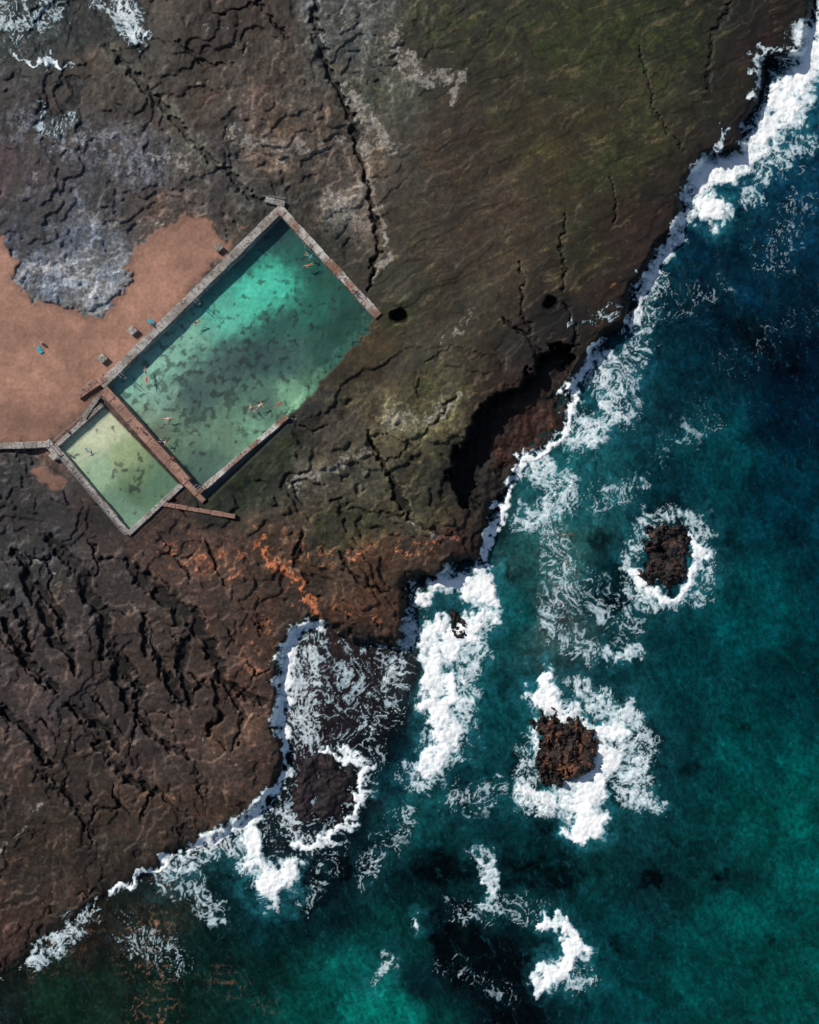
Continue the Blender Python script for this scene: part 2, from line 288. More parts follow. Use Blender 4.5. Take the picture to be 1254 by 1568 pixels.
foam([(822,1100,10),(824,1160,9)],.9); foam([(800,1215,22),(840,1225,28)],.88)
foam([(890,1060,34),(950,1090,38),(980,1150,40),(970,1220,40),(1000,1230,26)],.69)
foam([(820,1120,24),(810,1180,30),(800,1230,24)],.63)
foam([(735,1310,20),(755,1345,13),(745,1385,11),(765,1400,14)],.74); foam([(638,1415,15)]*2,.86); foam([(600,1470,24),(570,1500,18)],.58)
foam([(830,1410,9),(862,1410,14),(872,1445,20),(885,1462,26),(855,1485,30),(820,1510,14)],1.06)
foam([(850,1500,30),(900,1500,24)],.64); foam([(700,1400,36),(830,1390,28)],.42); foam([(680,1480,30),(780,1520,30)],.36)
foam([(830,780,40),(860,860,46),(850,960,44),(900,1000,30)],.53,1.5,.5)
foam([(900,900,50),(960,960,44)],.46); foam([(930,1000,22),(970,1000,16)],.68); foam([(700,1230,40),(760,1210,30)],.5)
foam([(910,770,40),(980,740,26)],.48); foam([(620,1250,40),(560,1340,30)],.44); foam([(1080,640,50),(1020,700,40)],.35); foam([(1000,480,50),(1100,440,40)],.35)
foam([(1150,300,30),(1180,260,30),(1230,220,30)],.58); foam([(640,930,20),(625,985,20),(600,1040,30)],.62)
foam([(100,1435,24),(140,1400,24),(60,1470,26)],.64,1.2,.2); foam([(290,1360,40),(330,1400,30)],.55,1.2,.2); foam([(200,1430,50),(270,1470,50)],.44,1,.1)
foam([(160,-10,40),(200,30,34),(210,60,20)],.68,1.2,.2); foam([(-10,40,60),(60,20,60)],.56,1.2,.2); foam([(20,92,5),(65,97,8),(110,105,4)],.8,1.2,.1); foam([(60,160,14),(70,200,14)],.5,1,.1)
foam([(100,180,30),(70,240,30),(200,190,26)],.44,1,.1); foam([(1190,70,10),(1160,90,14),(1150,150,8)],.72); foam([(1110,200,10),(1080,245,10)],.72); foam([(945,480,10),(870,500,8)],.55)
foam([(30,1240,5),(0,1285,5),(-40,1310,5)],.7,1,.1)
foam([(1240,280,50),(1180,400,60)],.35); foam([(1240,480,60),(1120,560,60)],.28)
F=np.maximum(F,bm*.40); F=np.maximum(F,HL*.58*ss(10,-10,SD))
edge=np.exp(-((SD+4)/8)**2)*ss(-.3,.3,fbm(U,V,50,2,205)); F=np.maximum(F,edge*.66)
F*=np.clip(1+.55*fbm(FU,FV,34,5,203,.65)+.18*w3,.1,1.15)
# lacy cells: filaments thicken with density and close into solid whitewater
swx,swy=rot(62)
wa=perlin(U/46,V/46,461)*26+perlin(U/17,V/17,463)*5+w3*3; wb=perlin(U/46,V/46,471)*26+perlin(U/17,V/17,473)*5+w4*3
LU=swx/2.0+wa; LV=swy+wb
l1=np.abs(perlin(LU/25,LV/25,421)); l2=np.abs(perlin(LU/12.0+3,LV/12.0,431)+.12*n3); l3=np.abs(perlin(LU/7.0,LV/7.0+9,441)+.25*n3)
wF=np.clip(F,0,1.1)**3.0
tv=.4+1.1*ss(-.4,.4,n2)
A=np.maximum(1-l1/((.03+.85*wF)*tv),np.maximum(1-l2/((.035+.85*wF)*tv),(1-l3/((.045+.6*wF)*tv))*.85*ss(.25,.6,F)))
A=np.clip(A,0,1)*ss(.12,.5,F)
A=np.maximum(A,ss(.66,1.0,F+.2*n2+.1*n3+.12*fw1))
# ------------------------------------------------ water surface
swell=fbm(swx/2.5+w1*4,swy+w2*6,40,3,211)
wz=swell*0.25+fbm(U,V,9,3,221)*.06+ss(.5,1.1,F)*.22*(1+fw1+.6*n2)
film=ss(.12,.25,F)*ss(60,20,SD)
tl=ss(40,0,np.hypot(U-60,(V-30))-150)
film=np.maximum(film*(SD>-5),tl*ss(.12,.25,F))
wz=np.where(film>.05,np.maximum(wz,z+.05),wz)
WP=[(1240,300,(6,52,76)),(1150,420,(3,40,60)),(1200,550,(0,20,40)),(1100,500,(1,30,46)),(1080,570,(3,44,58)),(1000,620,(10,56,68)),(1100,690,(4,70,79)),(1220,750,(0,50,65)),(1210,650,(0,28,46)),(1150,950,(0,74,79)),(1060,1020,(3,68,74)),(1220,1050,(0,50,55)),(1160,1150,(0,74,75)),(1200,1250,(0,90,85)),(1130,1400,(0,82,79)),(1100,1340,(4,54,56)),(1000,1350,(6,48,52)),(1050,1500,(1,70,69)),(1230,1500,(0,76,71)),(940,1450,(2,60,64)),(970,1530,(2,64,68)),(900,750,(26,92,98)),(850,850,(44,94,92)),(860,960,(54,82,82)),(940,900,(4,48,56)),(780,950,(14,80,82)),(760,1080,(8,70,75)),(720,1200,(6,52,58)),(640,1250,(10,68,70)),(800,1300,(6,52,56)),(600,1330,(5,40,44)),(500,1400,(5,38,42)),(560,1490,(5,88,84)),(600,1540,(4,116,106)),(560,1550,(5,118,107)),(480,1545,(5,84,77)),(700,1470,(2,12,17)),(760,1500,(3,14,20)),(690,1420,(3,18,22)),(790,1545,(3,20,28)),(650,1500,(5,32,40)),(400,1500,(5,44,40)),(340,1450,(8,42,40)),(300,1500,(10,40,32)),(180,1500,(20,40,30)),(80,1530,(18,46,32)),(20,1520,(22,34,29)),(250,1400,(34,42,36)),(150,1440,(40,38,31)),(520,1050,(48,40,46)),(460,1050,(66,52,56)),(470,1150,(48,37,44)),(580,1120,(12,20,28)),(500,1210,(18,13,20)),(530,1220,(16,11,18)),(610,1180,(6,50,60)),(450,1310,(14,36,44)),(490,1345,(6,16,21)),(540,1300,(5,20,26)),(400,1400,(5,42,46)),(950,1000,(8,54,60)),(1000,1170,(5,50,56)),(930,1290,(8,58,60)),(1020,760,(3,46,56)),(700,800,(14,42,46)),(660,950,(20,54,60)),(570,1000,(42,36,43)),(40,30,(34,48,52)),(200,30,(42,50,54)),(60,180,(36,32,40)),(1180,30,(28,36,40)),(620,1420,(4,52,50)),(1300,900,(0,52,65)),(1300,1300,(0,84,81)),(1300,100,(8,62,89))]
wc=idw(U+w1*20+fw1*6,V+w2*20+fw2*6,[(a,b,tuple(lin(c))) for a,b,c in WP],420.0)*.70
wn=fbm(swx/2.2+w1*10,swy+w2*16,15,5,231,.65)
wfine=fbm(swx/1.9+w3*2,swy,5,2,233)
wc=wc*np.exp(wn*.55+fbm(U+fw1*10,V+fw2*10,60,5,241,.6)*.8+wfine*.36)[...,None]
dk=Z0(); 
for pts,s in [([(1000,1345,36)]*2,.55),([(1100,1340,30)]*2,.46),([(1060,1180,40)]*2,.38),([(690,1410,54),(710,1470,80),(770,1490,80),(790,1550,60)],1.0),([(1210,560,60),(1130,500,40)],.45),([(1030,1290,24)]*2,.35),([(520,1330,40),(470,1390,34)],.8),([(960,880,44),(940,920,44)],.6),([(980,1130,60),(960,1200,60)],.7),([(940,1450,30)]*2,.4),([(1110,820,30)]*2,.4),([(650,1330,60),(860,1340,60)],.5),([(1020,780,50),(1000,930,40)],.55),([(800,1180,50),(840,1260,50)],.55),([(1180,1440,30)]*2,.4),([(1140,1120,30)]*2,.35),([(640,1230,30)]*2,.35),([(920,830,40)]*2,.45),([(780,880,30)]*2,.35)]:
    stroke(dk,pts,s,FU,FV)
dkm=ss(.14,.5,dk*(1+.5*n2))
wc=wc*(1-dkm*.84*np.clip(1-.6*n1,.55,1.1))[...,None]
wc=wc*(1-.4*dkm+.4*dkm*np.exp(1.2*n2))[...,None]
def mixw(mask,c):
    global wc
    m=np.clip(mask,0,1)[...,None]; wc=wc*(1-m)+lin(c)*m
sea=ss(0,-40,SD)*(1-bm)
wr=ridged(swx/2.6+w1*10,swy+w2*14,17,4,271,.65)
mixw(ss(.68,.95,wr)*.15*sea,(60,140,160))
mixw(ss(.1,.9,HL*1.5)*.5*np.clip(.45+1.2*fbm(FU,FV,26,5,251,.65),0,1.3)*(.2+.8*sea)*(1-.6*ss(.2,.6,dk)),(50,146,162))
mixw(ss(.45,1.0,F)*.6*(.3+.7*sea)*np.clip(.7+.8*n2,0,1.2),(120,198,208))
kk=Z0(); stroke(kk,[(250,1360,40),(220,1450,60),(240,1580,60)],.95); stroke(kk,[(860,820,40),(850,950,46)],.75); stroke(kk,[(60,1470,50),(140,1420,40)],.5); stroke(kk,[(320,1480,40),(400,1540,40)],.35)
kr=ridged(U*1.0+w1*20+w3*5,V/2.2,12,5,261,.68)
mixw(ss(.60,.88,kr+.16*n1)*kk*.6,(182,134,106))  # orange reflections on the sea, painted as streaks in the water colour
op=np.clip(ss(6,-30,SD)*.6+.34+ .25*ss(-20,-60,SD),0,.97); op=op*(1-.35*bm)
op=np.where(film>.05,np.minimum(op,.12),op); op=np.where(tl>.3,.35,op)
# ------------------------------------------------ mesh builder
def grid_mesh(name,Zv,attrs,keep=None):
    nv,nu=U.shape
    k=S*(H-Zv)/H
    co=np.stack([(U-627)*k,-(V-784)*k,Zv],-1).reshape(-1,3)
    idx=np.arange(nv*nu).reshape(nv,nu)
    q=np.stack([idx[1:,:-1],idx[1:,1:],idx[:-1,1:],idx[:-1,:-1]],-1).reshape(-1,4)
    if keep is not None:
        kf=(keep[1:,:-1]|keep[1:,1:]|keep[:-1,1:]|keep[:-1,:-1]).reshape(-1)
        q=q[kf]; used=np.zeros(nv*nu,bool); used[q.ravel()]=True
        remap=np.cumsum(used)-1; q=remap[q]; co=co[used]
    else: used=slice(None)
    me=bpy.data.meshes.new(name)
    me.vertices.add(len(co)); me.vertices.foreach_set('co',co.astype(np.float32).ravel())
    me.loops.add(q.size); me.loops.foreach_set('vertex_index',q.astype(np.int32).ravel())
    me.polygons.add(len(q)); me.polygons.foreach_set('loop_start',(np.arange(len(q))*4).astype(np.int32))
    me.polygons.foreach_set('use_smooth',np.ones(len(q),bool))
    me.update(calc_edges=True)
    for an,arr in attrs.items():
        a=me.attributes.new(an,'FLOAT_COLOR','POINT')
        AA=np.ones((nv*nu,4),np.float32); AA[:,:arr.shape[-1]]=arr.reshape(nv*nu,-1); AA=AA[used]
        a.data.foreach_set('color',AA.ravel())
    ob=bpy.data.objects.new(name,me); scene.collection.objects.link(ob); return ob
# ------------------------------------------------ materials
class N:
    def __init__(s,name):
        s.m=bpy.data.materials.new(name); s.m.use_nodes=True; s.t=s.m.node_tree; s.t.nodes.clear()
        s.out=s.n('ShaderNodeOutputMaterial')
    def n(s,t,**k):
        nd=s.t.nodes.new(t)
        for a,b in k.items(): setattr(nd,a,b)
        return nd
    def l(s,a,b): s.t.links.new(a,b)
    def setv(s,sock,v):
        if hasattr(v,'is_output'): s.l(v,sock)
        else: sock.default_value=v
    def math(s,op,a,b=0.0,c=None,clamp=False):
        nd=s.n('ShaderNodeMath',operation=op,use_clamp=clamp); s.setv(nd.inputs[0],a); s.setv(nd.inputs[1],b)
        if c is not None: s.setv(nd.inputs[2],c)
        return nd.outputs[0]
    def noise(s,vec,scale,detail=4,rough=.55,dist=0):
        nd=s.n('ShaderNodeTexNoise'); s.l(vec,nd.inputs['Vector']); nd.inputs['Scale'].default_value=scale
        nd.inputs['Detail'].default_value=detail; nd.inputs['Roughness'].default_value=rough; nd.inputs['Distortion'].default_value=dist
        return nd.outputs['Fac']
    def rng(s,v,a,b,c=0,d=1,smooth=False):
        nd=s.n('ShaderNodeMapRange'); nd.interpolation_type='SMOOTHSTEP' if smooth else 'LINEAR'
        s.setv(nd.inputs[0],v); s.setv(nd.inputs[1],a);s.setv(nd.inputs[2],b);s.setv(nd.inputs[3],c);s.setv(nd.inputs[4],d); return nd.outputs[0]
    def mix(s,f,a,b,mode='MIX'):
        nd=s.n('ShaderNodeMix',data_type='RGBA',blend_type=mode); s.setv(nd.inputs[0],f); s.setv(nd.inputs[6],a); s.setv(nd.inputs[7],b); return nd.outputs[2]
    def grey(s,v):
        comb=s.n('ShaderNodeCombineXYZ'); [s.l(v,comb.inputs[i]) for i in range(3)]; return comb.outputs[0]
    def attr(s,name):
        return s.n('ShaderNodeAttribute',attribute_name=name)
    def bump(s,h,strength,dist):
        nd=s.n('ShaderNodeBump'); nd.inputs['Strength'].default_value=strength; nd.inputs['Distance'].default_value=dist; s.l(h,nd.inputs['Height']); return nd.outputs[0]
    def bsdf(s,col,rough=.7,normal=None,spec=.5,ior=1.5):
        b=s.n('ShaderNodeBsdfPrincipled'); s.setv(b.inputs['Base Color'],col); s.setv(b.inputs['Roughness'],rough)
        b.inputs['Specular IOR Level'].default_value=spec; b.inputs['IOR'].default_value=ior
        if normal is not None: s.l(normal,b.inputs['Normal'])
        return b.outputs[0]
def pos(m): return m.n('ShaderNodeNewGeometry').outputs['Position']
m=N('wet_rock_and_sand'); p=pos(m); c=m.attr('col'); mk=m.attr('mask')
sep=m.n('ShaderNodeSeparateColor'); m.l(mk.outputs['Color'],sep.inputs[0]); sandS=sep.outputs[0]; poolS=sep.outputs[1]; upS=sep.outputs[2]
a=m.noise(p,1.5,5,.7,.5); b=m.noise(p,4.2,3,.65,.2)
f=m.math('MULTIPLY',m.rng(a,.3,.7,.45,1.65),m.rng(b,.3,.72,.6,1.45))
f=m.math('ADD',f,m.rng(b,.62,.74,0,1.0,True))      # pale grit and shell flecks
soft=m.math('MAXIMUM',m.math('MULTIPLY',sandS,.84),m.math('MAXIMUM',m.math('MULTIPLY',poolS,.85),m.math('MULTIPLY',upS,.35)))
f2=m.math('ADD',m.math('MULTIPLY',f,m.math('SUBTRACT',1.0,soft)),soft)
base=m.mix(1.0,c.outputs['Color'],m.grey(f2),'MULTIPLY')
h=m.math('MULTIPLY',m.math('ADD',a,m.math('MULTIPLY',b,.3)),m.math('SUBTRACT',1.0,m.math('MULTIPLY',soft,1.0)))
m.l(m.bsdf(base,.7,m.bump(h,.5,.15),.3),m.out.inputs[0]); matLand=m.m
m=N('sea_water_with_foam'); p=pos(m); c=m.attr('wcol'); mk=m.attr('wmask')
sep=m.n('ShaderNodeSeparateColor'); m.l(mk.outputs['Color'],sep.inputs[0]); D=sep.outputs[0]; OP=sep.outputs[1]; AA_=sep.outputs[2]
fn=m.noise(p,2.0,4,.7,.7)
fm=m.rng(m.math('ADD',AA_,m.math('MULTIPLY',m.math('SUBTRACT',fn,.5),.85)),.12,.9)
fm=m.math('MULTIPLY',fm,m.rng(AA_,.0,.3,0,1,True))
fm=m.math('MULTIPLY',fm,m.rng(D,.2,.9,.5,1.0))
wave=m.math('ADD',m.noise(p,.8,4,.62,1.0),m.math('MULTIPLY',fn,.3))
cf=m.rng(wave,.42,.9,.5,1.5)
base=m.mix(1.0,c.outputs['Color'],m.grey(cf),'MULTIPLY')
body=m.bsdf(base,.16,m.bump(wave,.5,.5),.26,1.33)
tr=m.n('ShaderNodeBsdfTransparent'); tr.inputs[0].default_value=(.9,.96,.97,1)
mx=m.n('ShaderNodeMixShader'); m.l(OP,mx.inputs[0]); m.l(tr.outputs[0],mx.inputs[1]); m.l(body,mx.inputs[2])
fcol=m.mix(m.rng(m.math('ADD',m.math('MULTIPLY',D,.5),m.math('MULTIPLY',fn,.8)),.55,.95),(.42,.63,.72,1),(.95,.97,.97,1))
fsh=m.bsdf(fcol,.8,m.bump(fn,.3,.25),.1)
mx2=m.n('ShaderNodeMixShader'); m.l(fm,mx2.inputs[0]); m.l(mx.outputs[0],mx2.inputs[1]); m.l(fsh,mx2.inputs[2])
m.l(mx2.outputs[0],m.out.inputs[0]); matSea=m.m
m=N('clear_pool_water'); p=pos(m)
tr=m.n('ShaderNodeBsdfTransparent'); tr.inputs[0].default_value=(.95,.985,.98,1)
gl=m.n('ShaderNodeBsdfGlossy'); gl.inputs['Roughness'].default_value=.08
bn=m.bump(m.noise(p,1.6,3,.55,.5),.2,.12); m.l(bn,gl.inputs['Normal'])
mx=m.n('ShaderNodeMixShader'); mx.inputs[0].default_value=.035; m.l(tr.outputs[0],mx.inputs[1]); m.l(gl.outputs[0],mx.inputs[2]); m.l(mx.outputs[0],m.out.inputs[0]); matPool=m.m
def concrete(name,c1,c2,c3,amt=.5):
    m=N(name); p=pos(m)
    big=m.rng(m.noise(p,.28,3,.5),.5-amt*.2,.62,0,1,True); md=m.noise(p,1.6,5,.7,.3); fn=m.noise(p,7,3,.6)
    base=m.mix(big,c1,c2); base=m.mix(m.rng(md,.48,.64,0,.9,True),base,c3)
    base=m.mix(1.0,base,m.grey(m.rng(fn,.3,.7,.65,1.25)),'MULTIPLY')
    m.l(m.bsdf(base,.8,m.bump(md,.4,.15),.3),m.out.inputs[0]); return m.m
def C(r,g,b): return tuple(lin((r,g,b)))+(1,)
matPale=concrete('weathered_concrete',C(170,166,162),C(134,128,122),C(92,80,70))
matMix=concrete('stained_concrete',C(194,192,188),C(126,97,82),C(92,70,60),.9)
matBrown=concrete('brown_concrete',C(164,128,113),C(140,109,96),C(96,76,68))
def plain(name,c,r=.6,metal=0):
    m=N(name); p=m.n('ShaderNodeTexCoord').outputs['Object']; nz=m.noise(p,9,3)
    m.l(m.bsdf(m.mix(1.0,c,m.grey(m.rng(nz,.3,.7,.85,1.12)),'MULTIPLY'),r),m.out.inputs[0]); return m.m
matSteel=plain('galvanised_steel',C(150,152,155),.4)
# ------------------------------------------------ terrain & ocean
mask=np.stack([sand,np.clip(pi[...,0]+ki[...,0],0,1),inup],-1)
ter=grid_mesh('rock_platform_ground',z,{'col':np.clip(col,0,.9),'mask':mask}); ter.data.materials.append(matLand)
keep=(SD<14)|(film>.05)|(tl>.2)
keep&=~(np.maximum(PD,KD)>-30)
oc=grid_mesh('ocean_water',wz,{'wcol':np.clip(wc,0,.9),'wmask':np.stack([np.clip(F,0,1.1),op,A],-1)},keep); oc.data.materials.append(matSea)
# ------------------------------------------------ simple mesh util
def mk(name,bm,mats,parent=None,smooth=False):
    me=bpy.data.meshes.new(name); bm.to_mesh(me); bm.free()
    for mm in mats: me.materials.append(mm)
    if smooth:
        for pl in me.polygons: pl.use_smooth=True
    ob=bpy.data.objects.new(name,me); scene.collection.objects.link(ob)
    if parent: ob.parent=parent
    return ob
for pts,zz in (([(430,326),(592,489),(600,530),(540,570),(500,620),(455,650),(312,768),(282,742),(157,592)],1.62),(kidpool,1.60)):
    bmm=bmesh.new(); vv=[bmm.verts.new(P(a,b,zz)) for a,b in pts]; f=bmm.faces.new(vv)
    ob=mk('pool_water',bmm,[matPool])
    if ob.data.polygons[0].normal.z<0: ob.data.flip_normals()
rnd=random.Random(3)
def wall(name,a,b,w,ztop,zbot,mat,slab=2.4,jit=.06,parent=None,bev=.05):
    ax,ay,_=P(*a,ztop); bx,by,_=P(*b,ztop); L=math.hypot(bx-ax,by-ay); dx,dy=(bx-ax)/L,(by-ay)/L; nx,ny=-dy,dx; w=w*S
    n=max(1,round(L/slab)); bmm=bmesh.new(); s=0
    for i in range(n):
        s0=L*i/n; s1=L*(i+1)/n-.03; hw=w/2+rnd.uniform(-jit,jit); zt=ztop+rnd.uniform(-.035,.035); o=rnd.uniform(-jit,jit)*.5
        vs_=[]
        for zz in (zbot,zt):
            for (t_,q_) in ((s0,-hw+o),(s1,-hw+o),(s1,hw+o),(s0,hw+o)):
                vs_.append(bmm.verts.new((ax+dx*t_+nx*q_,ay+dy*t_+ny*q_,zz)))
        for fi in ((3,2,1,0),(4,5,6,7),(0,1,5,4),(1,2,6,5),(2,3,7,6),(3,0,4,7)): bmm.faces.new([vs_[k] for k in fi])
    te=[e for e in bmm.edges if min(v.co.z for v in e.verts)>zbot+.01]
    bmesh.ops.bevel(bmm,geom=te,offset=bev,segments=1,affect='EDGES')
    bmesh.ops.recalc_face_normals(bmm,faces=bmm.faces)
    return mk(name,bmm,[mat],parent)
wall('pool_wall',(427,322),(154,590),13,2.12,-.2,matPale)
wall('pool_wall',(425,316),(580,484),12,2.10,-.2,matMix,2.0)
wall('pool_wall',(158,596),(286,738),15,2.08,-.2,matBrown,2.6)
wall('pool_wall',(300,757),(440,637),8,2.0,-.2,matMix,2.2)
wall('pool_wall',(282,736),(312,768),9,2.03,-.2,matBrown,1.6)
wall('pool_wall',(157,619),(84,684),7,1.95,.2,matPale,2)
wall('pool_wall',(82,682),(197,818),8,1.93,.2,matPale,2)
wall('pool_wall',(196,818),(278,742),8,1.94,.2,matPale,2)
wall('ledge_wall',(250,772),(360,791),7,1.95,.6,matBrown,2.4)
wall('retaining_wall',(-60,685),(76,680),10,2.3,.6,matPale,2.4)
wall('concrete_landing',(118,606),(160,578),12,2.16,.6,matBrown,1.5)
wall('concrete_landing',(150,607),(128,640),7,2.14,.6,matPale,1.5)
wall('concrete_landing',(70,676),(92,700),12,2.17,.6,matPale,1.4)
wall('concrete_landing',(406,305),(436,312),9,2.2,.6,matPale,1.6)
def steps(u,v):
    e=bpy.data.objects.new('pool_steps',None); scene.collection.objects.link(e)
    for i in range(3):
        o=i*3.6
        wall('step_%d'%(i+1),(u-4-o*.7,v-5-o*.7+4),(u+5-o*.7,v-5-o*.7-4),4.2,2.3-i*.16,.8,matPale,5,0.0,e,.03)
steps(336,386); steps(204,513); steps(158,556); steps(84,705)
def tube(bmm,a,b,r,seg=6):
    a=Vector(a);b=Vector(b); d=b-a; L=d.length
    M=Matrix.Translation((a+b)/2)@d.to_track_quat('Z','Y').to_matrix().to_4x4()
    bmesh.ops.create_cone(bmm,cap_ends=True,segments=seg,radius1=r,radius2=r,depth=L,matrix=M)
def rail(name,pts,zb,h=1.0,gap=2.0,r=.035):
    bmm=bmesh.new()
    for i in range(len(pts)-1):
        a=Vector(P(*pts[i],zb)); b=Vector(P(*pts[i+1],zb)); n=max(1,round((b-a).length/gap))
        for k in range(n+1):
            q=a.lerp(b,k/n); tube(bmm,q,q+Vector((0,0,h)),r)
        for hh in (h,h*.5): tube(bmm,a+Vector((0,0,hh)),b+Vector((0,0,hh)),r*.8)
    mk(name,bmm,[matSteel])
rail('handrail',[(79,684),(193,819)],1.93)
rail('handrail',[(152,616),(82,677)],1.95)
rail('handrail',[(118,603),(145,582)],2.16)
rail('handrail',[(402,302),(440,306)],2.2)
rail('handrail',[(200,818),(276,748)],1.93)
def ladder(u,v,du,dv):
    bmm=bmesh.new(); A_=Vector(P(u,v,2.1)); d=Vector((du,-dv,0)).normalized(); s=Vector((-d.y,d.x,0))*.28
    for sg in (-1,1):
        o=s*sg; tube(bmm,A_+o-d*.3,A_+o-d*.3+Vector((0,0,.8)),.04); tube(bmm,A_+o-d*.3+Vector((0,0,.8)),A_+o+d*.7+Vector((0,0,.8)),.04); tube(bmm,A_+o+d*.7+Vector((0,0,.8)),A_+o+d*.7-Vector((0,0,1.6)),.04)
    for i in range(4): q=A_+d*.7-Vector((0,0,.3+.3*i)); tube(bmm,q+s,q-s,.03)
    mk('pool_ladder',bmm,[matSteel])
ladder(186,574,1,1); ladder(470,372,-1,1); ladder(300,460,1,1); ladder(300,748,1,-1)
# ------------------------------------------------ sea stacks
def sea_rock(pts,hgt,seed,c1,c2):
    xs=[a for a,b in pts]; ys=[b for a,b in pts]; 
    gu=np.arange(min(xs)-26,max(xs)+26,1.0); gv=np.arange(min(ys)-26,max(ys)+26,1.0); A,B=np.meshgrid(gu,gv)
    q1=fbm(A,B,26,5,seed,.65);q2=fbm(A,B,26,5,seed+10,.65)
    d=sdf(pts,A+q1*22,B+q2*22)
    w_1,w_2,wi=worley((A*.8+B*.6)/2.4+q1*12,B*.8-A*.6+q2*12,22,seed+22)
    ck=ss(.10,.0,w_2-w_1)
    zz=-1.2+ (1.2+hgt*.6)*ss(-12,7,d)+ss(-6,6,d)*(fbm(A,B,26,6,seed+20,.58)*1.3*hgt**.5+(wi-.4)*1.2*hgt**.5-ck*.4)
    t=ss(-.1,.5,fbm(A-20,B,22,6,seed+30,.68))[...,None]
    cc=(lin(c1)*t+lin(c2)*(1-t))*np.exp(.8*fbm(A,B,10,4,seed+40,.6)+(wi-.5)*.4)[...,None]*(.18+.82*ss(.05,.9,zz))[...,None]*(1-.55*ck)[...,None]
    k=S*(H-zz)/H; co=np.stack([(A-627)*k,-(B-784)*k,zz],-1).reshape(-1,3)
    n0,n1_=A.shape; idx=np.arange(n0*n1_).reshape(n0,n1_)
    q=np.stack([idx[1:,:-1],idx[1:,1:],idx[:-1,1:],idx[:-1,:-1]],-1).reshape(-1,4)
    me=bpy.data.meshes.new('sea_rock'); me.from_pydata(co.tolist(),[],q.tolist()); 
    a=me.attributes.new('col','FLOAT_COLOR','POINT'); X=np.ones((len(co),4),np.float32); X[:,:3]=cc.reshape(-1,3); a.data.foreach_set('color',X.ravel())
    a=me.attributes.new('mask','FLOAT_COLOR','POINT'); X=np.zeros((len(co),4),np.float32); a.data.foreach_set('color',X.ravel())
    me.polygons.foreach_set('use_smooth',np.ones(len(q),bool)); me.materials.append(matLand)
    ob=bpy.data.objects.new('sea_rock',me); scene.collection.objects.link(ob)
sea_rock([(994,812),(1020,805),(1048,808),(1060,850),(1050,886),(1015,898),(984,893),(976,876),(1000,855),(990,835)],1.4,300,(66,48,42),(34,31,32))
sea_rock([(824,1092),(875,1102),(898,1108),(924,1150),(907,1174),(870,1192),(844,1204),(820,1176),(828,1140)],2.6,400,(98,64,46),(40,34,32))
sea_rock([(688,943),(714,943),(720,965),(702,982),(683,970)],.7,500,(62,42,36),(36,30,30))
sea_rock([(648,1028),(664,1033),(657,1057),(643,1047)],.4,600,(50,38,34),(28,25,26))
# ------------------------------------------------ people
skinM=[plain('skin_light',C(216,160,132),.5),plain('skin_tan',C(190,128,100),.5)]
hairM=[plain('hair_dark',C(45,32,26),.6),plain('hair_fair',C(150,112,70),.6)]
def cloth(i): return plain('swimwear_%d'%i,[C(30,60,150),C(190,40,50),C(30,30,36),C(40,150,170),C(230,230,225),C(220,120,40)][i],.8)
clothM=[cloth(i) for i in range(6)]
BASE={'pelvis':(0,0,.95,.125),'waist':(0,0,1.1,.115),'chest':(0,0,1.3,.145),'neck':(0,0,1.47,.06),'head':(0,.01,1.60,.092),'crown':(0,0,1.70,.075),
'shL':(.17,0,1.41,.065),'elL':(.25,0,1.14,.043),'wrL':(.28,.05,.89,.029),'haL':(.285,.07,.82,.036),
'hiL':(.09,0,.9,.09),'knL':(.11,.02,.5,.058),'anL':(.11,0,.09,.038),'toL':(.12,.16,.035,.03)}
def pose(kind):
    J={}
    for k,v in BASE.items():
        J[k]=list(v)
        if k.endswith('L'): J[k[:-1]+'R']=[-v[0],v[1],v[2],v[3]]
    def st(k,x,y,zz): J[k][:3]=[x,y,zz]
    if kind=='sit':
        for sg,s_ in ((1,'L'),(-1,'R')):
            st('kn'+s_,sg*.13,.45,.95); st('an'+s_,sg*.13,.5,.52); st('to'+s_,sg*.13,.65,.47); st('el'+s_,sg*.27,.02,1.15); st('wr'+s_,sg*.2,.26,1.04); st('ha'+s_,sg*.18,.34,1.03)
    if kind=='swim':
        st('elL',.24,.05,1.68); st('wrL',.2,.08,1.93); st('haL',.19,.08,2.0); st('elR',-.36,-.02,1.22); st('wrR',-.42,.1,1.0); st('haR',-.43,.13,.93); st('knL',.12,.1,.52); st('anL',.13,-.06,.12); st('toL',.13,-.06,-.02); st('toR',-.12,.04,-.03); st('anR',-.12,.02,.09)
    if kind=='float':
        for sg,s_ in ((1,'L'),(-1,'R')):
            st('el'+s_,sg*.44,-.02,1.38); st('wr'+s_,sg*.68,-.0,1.46); st('ha'+s_,sg*.75,0,1.48); st('kn'+s_,sg*.2,.05,.52); st('an'+s_,sg*.26,0,.12); st('to'+s_,sg*.28,.1,.05)
    if kind=='walk':
        st('knL',.1,.16,.52); st('anL',.1,.26,.12); st('toL',.1,.4,.06); st('knR',-.1,.0,.5); st('anR',-.1,-.26,.13); st('toR',-.1,-.13,.04); st('wrR',-.28,.22,.98); st('haR',-.28,.28,.93); st('wrL',.28,-.1,.9); st('haL',.28,-.12,.83)
    return J
